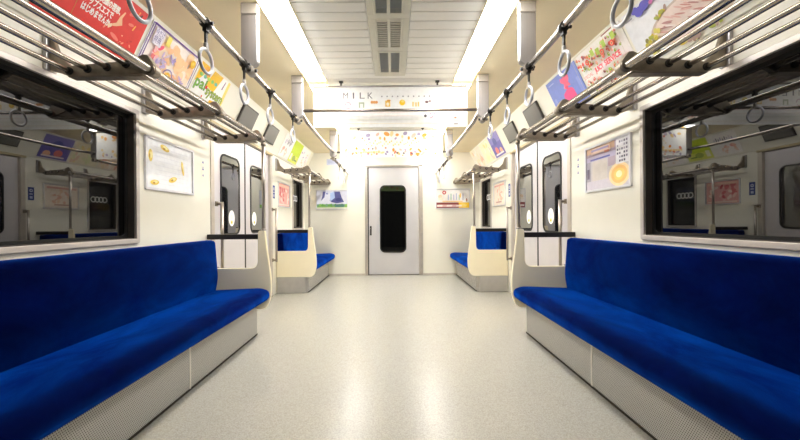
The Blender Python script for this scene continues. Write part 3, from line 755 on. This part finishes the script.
p.ell(0.22, 0.262, 0.012, 0.010, (220, 120, 180)); p.rect(0.02, 0.272, 0.085, 0.280, (90, 90, 120)); p.rect(0.03, 0.255, 0.08, 0.261, (130, 130, 150)); p.rect(0.55, 0.16, 0.6, 0.166, (170, 170, 180))
on_cove(p, 'advertising_poster', 1, 1.365, 'large white poster with a leafy wreath picture on the right cove', G_)
# right: fruit poster
random.seed(9)
p = Sheet(0.47, PH, (251, 249, 245)); p.rect(0.0, 0.0, 0.47, 0.022, (250, 226, 40))
for k in range(150):
    u = 0.03 + 0.41 * random.random(); v = random.choice((random.uniform(0.175, 0.28), random.uniform(0.035, 0.115)))
    c = random.choice(((224, 60, 50), (236, 110, 70), (150, 190, 60), (176, 206, 80), (150, 60, 60), (246, 180, 150), (240, 130, 60)))
    p.ell(u, v, random.uniform(0.007, 0.014), random.uniform(0.006, 0.012), c, 10, random.uniform(0, 3)); p.ell(u + 0.004, v + 0.003, 0.004, 0.004, (252, 226, 214), 7)
for (u, v) in ((0.40, 0.22), (0.30, 0.215), (0.14, 0.22), (0.36, 0.07), (0.20, 0.07), (0.09, 0.06)): p.ell(u, v, 0.020, 0.018, (226, 70, 56)); p.ell(u, v, 0.011, 0.010, (248, 170, 130)); p.ell(u, v, 0.005, 0.005, (120, 60, 40))
for (u, v) in ((0.27, 0.235), (0.34, 0.25), (0.22, 0.25), (0.43, 0.255)): p.rect(u - 0.016, v - 0.02, u + 0.016, v + 0.02, (176, 204, 84))
p.text('JUICY', 0.18, 0.130, 0.029, (236, 86, 104), width=0.085, grow=0.002); p.text('SERVICE', 0.285, 0.130, 0.031, (232, 76, 92), width=0.15, grow=0.002)
p.text('SPECIAL', 0.05, 0.13, 0.022, (238, 120, 120), width=0.10)
p.rect(0.35, 0.288, 0.45, 0.295, (150, 60, 70)); p.border(0.003, 0.002, (206, 196, 180))
on_cove(p, 'advertising_poster', 1, 2.005, 'white poster scattered with red fruit and pink lettering on the right cove', G_)
# right: blue poster with pink figure
p = Sheet(0.46, PH, (128, 146, 220))
sf = lambda L: [(u + 0.035, v + 0.035) for u, v in L]
p.poly(sf([(0.18, 0.14), (0.20, 0.18), (0.17, 0.20), (0.175, 0.23), (0.21, 0.225), (0.235, 0.25), (0.26, 0.225), (0.295, 0.225), (0.29, 0.20), (0.265, 0.175), (0.28, 0.145), (0.24, 0.15)]), (246, 104, 140))
p.poly(sf(chamfer_poly([(0.13, 0.02), (0.30, 0.02), (0.29, 0.12), (0.23, 0.14), (0.14, 0.11)], 0.02, 4)), (248, 90, 150)); p.ell(0.255, 0.18, 0.02, 0.012, (240, 80, 120))
p.rect(0.03, 0.27, 0.12, 0.278, (170, 184, 236)); p.rect(0.40, 0.03, 0.44, 0.20, (146, 160, 226)); p.rect(0.03, 0.02, 0.06, 0.16, (150, 164, 228))
on_cove(p, 'advertising_poster', 1, 2.505, 'periwinkle blue poster with a pink blossom shape on the right cove', G_)
# right far
p = Sheet(0.40, PH, (112, 104, 184)); p.rect(0, 0.18, 0.4, 0.305, (140, 132, 204)); p.ell(0.15, 0.08, 0.06, 0.05, (240, 130, 120)); p.ell(0.3, 0.06, 0.05, 0.04, (250, 190, 150)); p.rect(0.05, 0.02, 0.36, 0.04, (248, 236, 230)); p.ell(0.2, 0.2, 0.07, 0.05, (88, 92, 170))
on_cove(p, 'advertising_poster', 1, 4.42, 'violet blue poster on the right cove just past the doorway', G_)
random.seed(15)
p = Sheet(0.45, PH, (250, 238, 206))
for k in range(16): p.ell(random.uniform(0.04, 0.40), random.uniform(0.03, 0.27), 0.045, 0.022, random.choice(((252, 226, 150), (250, 206, 190), (236, 240, 190), (250, 246, 226))), 10, random.uniform(0, 3))
on_cove(p, 'advertising_poster', 1, 4.845, 'pale yellow poster on the right cove by the end wall', G_)
p = Sheet(0.52, PH, (252, 232, 214))
for k in range(16): p.ell(random.uniform(0.04, 0.47), random.uniform(0.03, 0.27), 0.05, 0.022, random.choice(((250, 200, 170), (250, 184, 160), (252, 226, 190), (252, 244, 236))), 10, random.uniform(0, 3))
on_cove(p, 'advertising_poster', 1, 5.32, 'pale peach poster on the right cove nearest the end wall', G_)

# ------------------------------------------------------------------ display panels over the doors
for s, side in ((-1, 'left'), (1, 'right')):
    for ya, lb in ((3.20, 'nearer'), (3.84, 'farther')):
        t = thing('display_panel', 'grey display panel over the %s door, the %s of the pair' % (side, lb), 'display', (s * 1.38, ya + 0.19, 1.80), 'display panels over the doors')
        v = Vector((-s * abs(CV.x), 0, CV.y)); u = Vector((0, -s, 0)); n = u.cross(v)
        for nm, mg, z0, z1, m in (('case', 0.0, 0.002, 0.020, M_SCREENBACK), ('screen', 0.012, 0.0202, 0.0215, M_SCREEN)):
            b = NB(); box(b, mg, 0.32 - mg, mg, 0.195 - mg, z0, z1)
            R = Matrix((u, v, n)).transposed().to_4x4(); bs = Vector((s * (XW - 0.012), 0, ZCOVE)) + v * 0.085; bs.y = ya if s < 0 else ya + 0.32
            R.translation = bs; bmesh.ops.transform(b, matrix=R, verts=b.verts)
            obj(nm, b, m, t, bevel=0.003 if nm == 'case' else 0.0)

# ------------------------------------------------------------------ framed wall posters
def framed(s, ya, yb, z0, z1, sheet, label, fw=0.014, m=M_FRAME):
    t = thing('framed_poster', label, 'poster', (s * XW, (ya + yb) / 2, z0), 'framed wall posters')
    b = NB(); loop_frame_x(b, rrect(ya, yb, z0, z1, 0.006, 2), rrect(ya + fw, yb - fw, z0 + fw, z1 - fw, 0.002, 2), s * (XW - 0.014), s * (XW - 0.0006)); obj('poster_frame', b, m, t)
    sheet.build('poster_sheet', (s * (XW - 0.006), ya + fw if s < 0 else yb - fw, z0 + fw), (0, -s, 0), (0, 0, 1), t)
random.seed(2)
W_, H_ = 0.50 - 0.028, 0.325 - 0.028
p = Sheet(W_, H_, (240, 242, 247))
for k in range(9): p.rect(0.07 + 0.02 * (k % 2), 0.03 + 0.028 * k, 0.42, 0.034 + 0.028 * k, (230, 232, 240))
for (u, v, a, bb, r) in ((0.035, 0.195, 0.020, 0.038, 0), (0.17, 0.262, 0.045, 0.018, -0.2), (0.36, 0.16, 0.014, 0.05, 0.2), (0.25, 0.07, 0.045, 0.017, 0.3), (0.07, 0.035, 0.040, 0.016, 0.1)):
    p.ell(u, v, a, bb, (236, 206, 90), 16, r); p.ell(u + 0.006, v + 0.004, a * 0.55, bb * 0.55, (246, 232, 160), 12, r); p.ell(u - 0.008, v - 0.004, a * 0.3, bb * 0.4, (190, 150, 60), 8, r)
framed(-1, 2.095, 2.60, 1.085, 1.41, p, 'white framed poster with yellow bird shapes beside the wide left window')
p = Sheet(W_, H_, (206, 200, 204))
p.rect(0, 0.215, W_, H_, (178, 156, 176)); p.rect(0.0, 0.255, 0.33, H_, (196, 158, 130)); p.rect(0, 0.20, 0.34, 0.235, (196, 186, 214)); p.rect(0.05, 0.205, 0.28, 0.217, (96, 100, 176))
p.rect(0.0, 0.0, 0.055, 0.20, (170, 164, 178)); p.rect(0.075, 0.03, 0.25, 0.2, (214, 206, 200)); p.rect(0.26, 0.14, 0.34, 0.20, (190, 170, 186)); p.rect(0, 0.0, W_, 0.06, (206, 200, 212)); p.rect(0.01, 0.08, 0.04, 0.15, (110, 100, 120))
for (r, c) in ((0.105, (250, 220, 170)), (0.08, (252, 200, 120)), (0.055, (253, 214, 120)), (0.03, (255, 240, 190))): p.ell(0.375, 0.075, r, r * 0.72, c, 20)
p.rect(0.345, 0.14, W_, H_, (232, 230, 236))
for i in range(5):
    for j in range(6):
        if random.random() < 0.85: p.rect(0.355 + 0.023 * i, 0.15 + 0.024 * j, 0.370 + 0.023 * i, 0.163 + 0.024 * j, random.choice(((84, 82, 104), (120, 116, 140), (170, 166, 184))))
for k in range(12): p.rect(random.uniform(0, 0.3), 0.236 + random.uniform(0, 0.05), random.uniform(0.02, 0.05) + 0.25, 0.24 + random.uniform(0, 0.05), random.choice(((206, 130, 110), (150, 140, 180), (220, 190, 170))))
framed(1, 2.125, 2.63, 1.085, 1.41, p, 'framed room photograph poster with an orange glow beside the wide right window')
p = Sheet(W_, H_, (238, 176, 170))
for k in range(26): p.ell(random.uniform(0.05, 0.42), random.uniform(0.04, 0.24), random.uniform(0.02, 0.05), 0.02, random.choice(((230, 120, 124), (246, 206, 198), (222, 96, 106), (250, 226, 220))), 10, random.uniform(0, 3))
p.rect(0.02, 0.25, 0.45, 0.28, (246, 200, 180)); p.rect(0.02, 0.01, 0.45, 0.03, (250, 220, 210))
framed(-1, 4.52, 5.03, 1.085, 1.41, p, 'pink and red framed poster above the short left bench')
p = Sheet(W_, H_, (246, 232, 216))
for k in range(18): p.ell(random.uniform(0.05, 0.42), random.uniform(0.06, 0.24), random.uniform(0.02, 0.05), 0.02, random.choice(((246, 206, 180), (250, 236, 226), (238, 186, 166))), 10, random.uniform(0, 3))
p.rect(0.02, 0.25, 0.45, 0.275, (226, 170, 160)); p.rect(0.1, 0.03, 0.35, 0.05, (200, 160, 150))
framed(1, 4.52, 5.03, 1.085, 1.41, p, 'pale peach framed poster above the short right bench')

# end-wall posters
def framed_end(x0, x1, z0, z1, sheet, label):
    t = thing('framed_poster', label, 'poster', ((x0 + x1) / 2, YE, z0), 'framed wall posters'); fw = 0.012
    b = NB(); loop_frame_y(b, rrect(x0, x1, z0, z1, 0.006, 2), rrect(x0 + fw, x1 - fw, z0 + fw, z1 - fw, 0.002, 2), YE - 0.014, YE - 0.0006); obj('poster_frame', b, M_FRAME, t)
    sheet.build('poster_sheet', (x0 + fw, YE - 0.006, z0 + fw), (1, 0, 0), (0, 0, 1), t)
w, h = 0.527 - 0.024, 0.325 - 0.024
p = Sheet(w, h, (226, 228, 246)); p.rect(0, 0, w, 0.075, (140, 190, 110))
for k in range(14): p.ell(0.02 + 0.036 * k, 0.06, 0.024, random.uniform(0.012, 0.026), random.choice(((110, 176, 80), (150, 206, 100), (120, 170, 140))), 9)
p.poly([(0.28, 0.285), (0.38, 0.285), (0.41, 0.19), (0.45, 0.11), (0.33, 0.09), (0.24, 0.11), (0.21, 0.14), (0.26, 0.2)], (92, 96, 158)); p.poly([(0.22, 0.26), (0.29, 0.28), (0.30, 0.18), (0.22, 0.12)], (176, 200, 244))
p.poly([(0.10, 0.285), (0.145, 0.285), (0.125, 0.19), (0.07, 0.13), (0.09, 0.21)], (106, 108, 170)); p.ell(0.36, 0.15, 0.05, 0.03, (70, 76, 140)); p.ell(0.17, 0.25, 0.02, 0.015, (150, 156, 210)); p.rect(0.30, 0.03, 0.45, 0.075, (90, 140, 130)); p.rect(0, 0, w, 0.022, (236, 238, 220))
framed_end(-1.258, -0.731, 1.095, 1.42, p, 'blue and green framed poster on the end wall left of the end door')
p = Sheet(w + 0.04, h, (248, 244, 242)); ww = w + 0.04
p.rect(0, 0.0, ww * 0.68, 0.09, (150, 70, 70)); p.rect(ww * 0.68, 0.0, ww, 0.09, (246, 196, 40)); p.ell(ww * 0.82, 0.045, 0.06, 0.03, (250, 220, 120)); p.rect(0.02, 0.02, ww * 0.64, 0.055, (230, 190, 190))
for q in range(3): p.rect(0.16 * q + 0.03 - 0.02, 0.022, 0.16 * q + 0.05 + 0.05, 0.05, (246, 230, 226))
p.rect(0.10, 0.095, ww * 0.8, 0.118, (250, 214, 160))
p.ell(0.13, 0.255, 0.032, 0.032, (190, 60, 70)); p.ell(0.13, 0.255, 0.014, 0.014, (250, 220, 220)); p.ell(0.06, 0.19, 0.035, 0.03, (250, 220, 190)); p.ell(0.07, 0.15, 0.05, 0.02, (250, 236, 220))
for k in range(5): p.rect(0.19 + 0.045 * k, 0.13, 0.205 + 0.045 * k, 0.22 + 0.02 * (k % 2), ((190, 196, 226), (170, 206, 180), (200, 190, 220))[k % 3])
p.rect(0.385, 0.17, 0.405, 0.24, (250, 190, 40)); p.rect(0.43, 0.13, 0.45, 0.24, (196, 190, 206)); p.ell(0.50, 0.13, 0.012, 0.03, (120, 70, 70))
framed_end(0.723, 1.29, 1.095, 1.425, p, 'white framed poster with brown and yellow foot, on the end wall beside the door')

# ------------------------------------------------------------------ small notices on the walls
for s, side in ((-1, 'left'), (1, 'right')):
    p = Sheet(0.05, 0.15, (244, 240, 226), 0.0006)
    for k, (v, hh) in enumerate(((0.118, 0.022), (0.066, 0.026), (0.018, 0.016))):
        if k == 0: p.poly([(0.012, v), (0.038, v), (0.025, v + hh)], (84, 92, 170))
        else: p.rect(0.014, v, 0.036, v + hh * 0.45, (84, 92, 170)); p.rect(0.019, v + hh * 0.6, 0.031, v + hh, (110, 116, 184))
    o = p.build('notice_sticker', (s * (XW - 0.0015), 2.745 - 0.025 if s < 0 else 2.745 + 0.025, 1.225), (0, -s, 0), (0, 0, 1))
    tag(o, 'small cream sticker with three blue marks near the %s door' % side, 'sticker', 'blue mark stickers')
    p = Sheet(0.075, 0.16, (52, 66, 140), 0.0006)
    p.ell(0.0375, 0.118, 0.020, 0.020, (226, 230, 246)); p.rect(0.018, 0.07, 0.058, 0.082, (226, 230, 246)); p.rect(0.02, 0.02, 0.055, 0.05, (196, 204, 236)); p.ell(0.0375, 0.118, 0.010, 0.010, (52, 66, 140))
    o = p.build('notice_sticker', (s * (XW - 0.0015), 4.375 - 0.0375 if s < 0 else 4.375 + 0.0375, 1.18), (0, -s, 0), (0, 0, 1))
    tag(o, 'blue notice sticker with white symbols past the %s door' % side, 'sticker', 'blue notice stickers')
p = Sheet(0.21, 0.10, (206, 212, 236), 0.004); p.rect(0.02, 0.03, 0.19, 0.045, (176, 186, 220)); p.rect(0.02, 0.06, 0.15, 0.075, (184, 192, 224))
tag(p.build('notice_plate', (-1.08, YE - 0.0006, 1.83), (1, 0, 0), (0, 0, 1)), 'pale blue notice plate high on the end wall left of the end door', 'sign')

# ------------------------------------------------------------------ hanging banners
def banner(y, z0, z1, draw, label, back=None):
    w = 1.256; h = z1 - z0
    t = thing('hanging_banner', label, 'banner', (0, y, z0), 'paper banners hanging across the aisle')
    p = Sheet(w, h, (252, 251, 248), 0.002); draw(p); p.build('banner_sheet', (-w / 2, y, z0), (1, 0, 0), (0, 0, 1), t)
    if back:
        q = Sheet(w, h, (252, 251, 248), 0.001); back(q); q.build('back_print', (w / 2, y + 0.0035, z0), (-1, 0, 0), (0, 0, 1), t)
    b = NB(); tube(b, [(-w / 2, y + 0.004, z1 + 0.003), (w / 2, y + 0.004, z1 + 0.003)], 0.009, 12); hd = obj('holder_bar', b, M_POST, t)
    for x in (-0.40, 0.385):
        b = NB(); box(b, x - 0.006, x + 0.006, y - 0.004, y + 0.010, z1 + 0.004, ZC - 0.001); box(b, x - 0.016, x + 0.016, y - 0.010, y + 0.016, ZC - 0.010, ZC - 0.001); obj('clip', b, M_DARK, hd)
def backside(p):
    random.seed(8)
    p.rect(0.0, 0.0, p.w, 0.14, (170, 200, 130))
    for k in range(60): p.ell(random.uniform(0.02, p.w - 0.02), random.uniform(0.02, 0.3), random.uniform(0.015, 0.04), 0.018, random.choice(((226, 120, 90), (240, 190, 80), (120, 170, 90), (190, 80, 90), (240, 236, 226))), 9, random.uniform(0, 3))
def milk(p):
    U = lambda x: (x - 315) / 154 * p.w
    V = lambda y: (127 - y) / 40.0 * p.h
    for ch, x in zip('MILK', (345, 354.5, 361.5, 369.5)): p.text(ch, U(x), V(98.8), 0.05, (120, 116, 122), width=0.012 if ch == 'I' else 0.04)
    for k in range(10): p.rect(U(383 + 5.3 * k), V(97.4), U(384.2 + 5.3 * k), V(96.2), (150, 146, 150))
    p.ring(U(349.7), V(105.5), 0.026, 0.03, 0.008, (206, 176, 190)); p.rect(U(346), V(107.5), U(353.5), V(105.6), (252, 251, 248))
    p.rect(U(360.5), V(108), U(366), V(102.5), (176, 186, 160)); p.rect(U(361.8), V(108), U(364.8), V(104), (246, 244, 236))
    for dx in (-2, 0.2, 2.4): p.ell(U(375.8 + dx), V(102.5), 0.012, 0.012, (226, 160, 90))
    p.rect(U(387), V(107), U(392), V(101), (244, 200, 90)); p.ell(U(389.5), V(104.5), 0.012, 0.014, (252, 240, 210)); p.ell(U(390.5), V(101), 0.016, 0.008, (226, 160, 60))
    p.ell(U(404), V(103), 0.024, 0.024, (248, 206, 40)); p.ell(U(404.5), V(101.8), 0.012, 0.010, (252, 230, 130))
    for dx in (-3, 0, 2.5): p.rect(U(417 + dx), V(107), U(418.4 + dx), V(103.0 - abs(dx) * 0.2), (246, 210, 130))
    p.ell(U(428.5), V(102.6), 0.014, 0.010, (120, 96, 100)); p.ell(U(431.5), V(101.8), 0.010, 0.007, (150, 120, 120))
    p.ell(U(427), V(116.3), 0.012, 0.012, (96, 92, 96))
    for dx, dy in ((5, -2), (7, 1), (9, -2.5), (5.5, 2)): p.ell(U(427 + dx), V(116.3 + dy), 0.008, 0.007, (206, 176, 190), 8)
    for x0, x1, y, c in ((330, 420, 112.5, (248, 236, 234)), (330, 424, 116, (246, 238, 232)), (345, 420, 119.5, (242, 244, 236)), (340, 470, 123.5, (250, 244, 230))): p.rect(U(x0), V(y + 0.6), U(min(x1, 468)), V(y - 0.4), c)
    p.ell(U(458), V(118.5), 0.036, 0.03, (250, 222, 206), 18); p.ell(U(457), V(118.3), 0.010, 0.007, (206, 110, 90)); p.rect(U(455.5), V(125), U(459.5), V(124), (130, 126, 130))
    for dx in (-3, -1, 1.5, 3.5): p.ell(U(459 + dx), V(102.5 + abs(dx) * 0.3), 0.010, 0.008, (250, 214, 216), 8)
banner(2.90, 1.655, 1.985, milk, 'white paper banner reading MILK hanging across the aisle, the nearer one', backside)
def crowd(p):
    random.seed(4)
    cs = ((246, 176, 90), (250, 206, 130), (236, 140, 110), (240, 150, 50), (196, 176, 206), (170, 160, 190), (252, 226, 170), (246, 196, 180))
    for row, (v, n, r) in enumerate(((0.275, 13, 0.02), (0.235, 12, 0.015), (0.10, 13, 0.013), (0.055, 18, 0.014), (0.025, 15, 0.010))):
        for k in range(n): p.ell(0.06 + (p.w - 0.12) * (k + random.uniform(0.1, 0.9)) / n, v + random.uniform(-.015, .015), 1.6 * r * random.uniform(0.5, 1.25), 1.5 * r * random.uniform(0.5, 0.9), random.choice(cs), 9, random.uniform(0, 3))
    for k in range(34): p.rect(0.25 + 0.022 * k, 0.14 + 0.012 * math.sin(k * 0.9) + 0.02 * (k % 3), 0.264 + 0.022 * k, 0.158 + 0.012 * math.sin(k * 0.9) + 0.02 * (k % 3), random.choice(((252, 216, 120), (250, 200, 110), (252, 230, 170))))
    for k in range(22): p.rect(0.06 + 0.02 * k, 0.052, 0.074 + 0.02 * k, 0.072, (251, 216, 130))
    for (u, v) in ((0.40, 0.10), (0.78, 0.045), (0.88, 0.042), (0.70, 0.05)): p.ell(u, v, 0.013, 0.010, (110, 90, 96))
    p.ell(0.95, 0.035, 0.028, 0.014, (244, 150, 40))
banner(4.36, 1.675, 2.0, crowd, 'white paper banner full of small orange pictures, the farther one above the end door', backside)

# ------------------------------------------------------------------ camera, world, colour
cam = bpy.data.cameras.new('camera'); co = bpy.data.objects.new('camera', cam); COL.objects.link(co)
co.location = (0.018, 0, H); co.rotation_euler = (PI / 2, 0.007, 0)
cam.sensor_width = 36; cam.lens = 16.0; cam.shift_x = 6.7 / 800; cam.shift_y = 2 / 800
cam.clip_start = 0.02
SC.camera = co
w = bpy.data.worlds.new('world'); SC.world = w; w.use_nodes = True
w.node_tree.nodes['Background'].inputs['Color'].default_value = (0.9, 0.95, 1.0, 1); w.node_tree.nodes['Background'].inputs['Strength'].default_value = 0.02
SC.view_settings.view_transform = 'Standard'; SC.view_settings.look = 'None'; SC.view_settings.gamma = 1.0
SC.view_settings.use_curve_mapping = False; SC.view_settings.exposure = 0.72
SC.cycles.use_denoising = True
SC.cycles.max_bounces = 12; SC.cycles.diffuse_bounces = 8; SC.cycles.glossy_bounces = 6
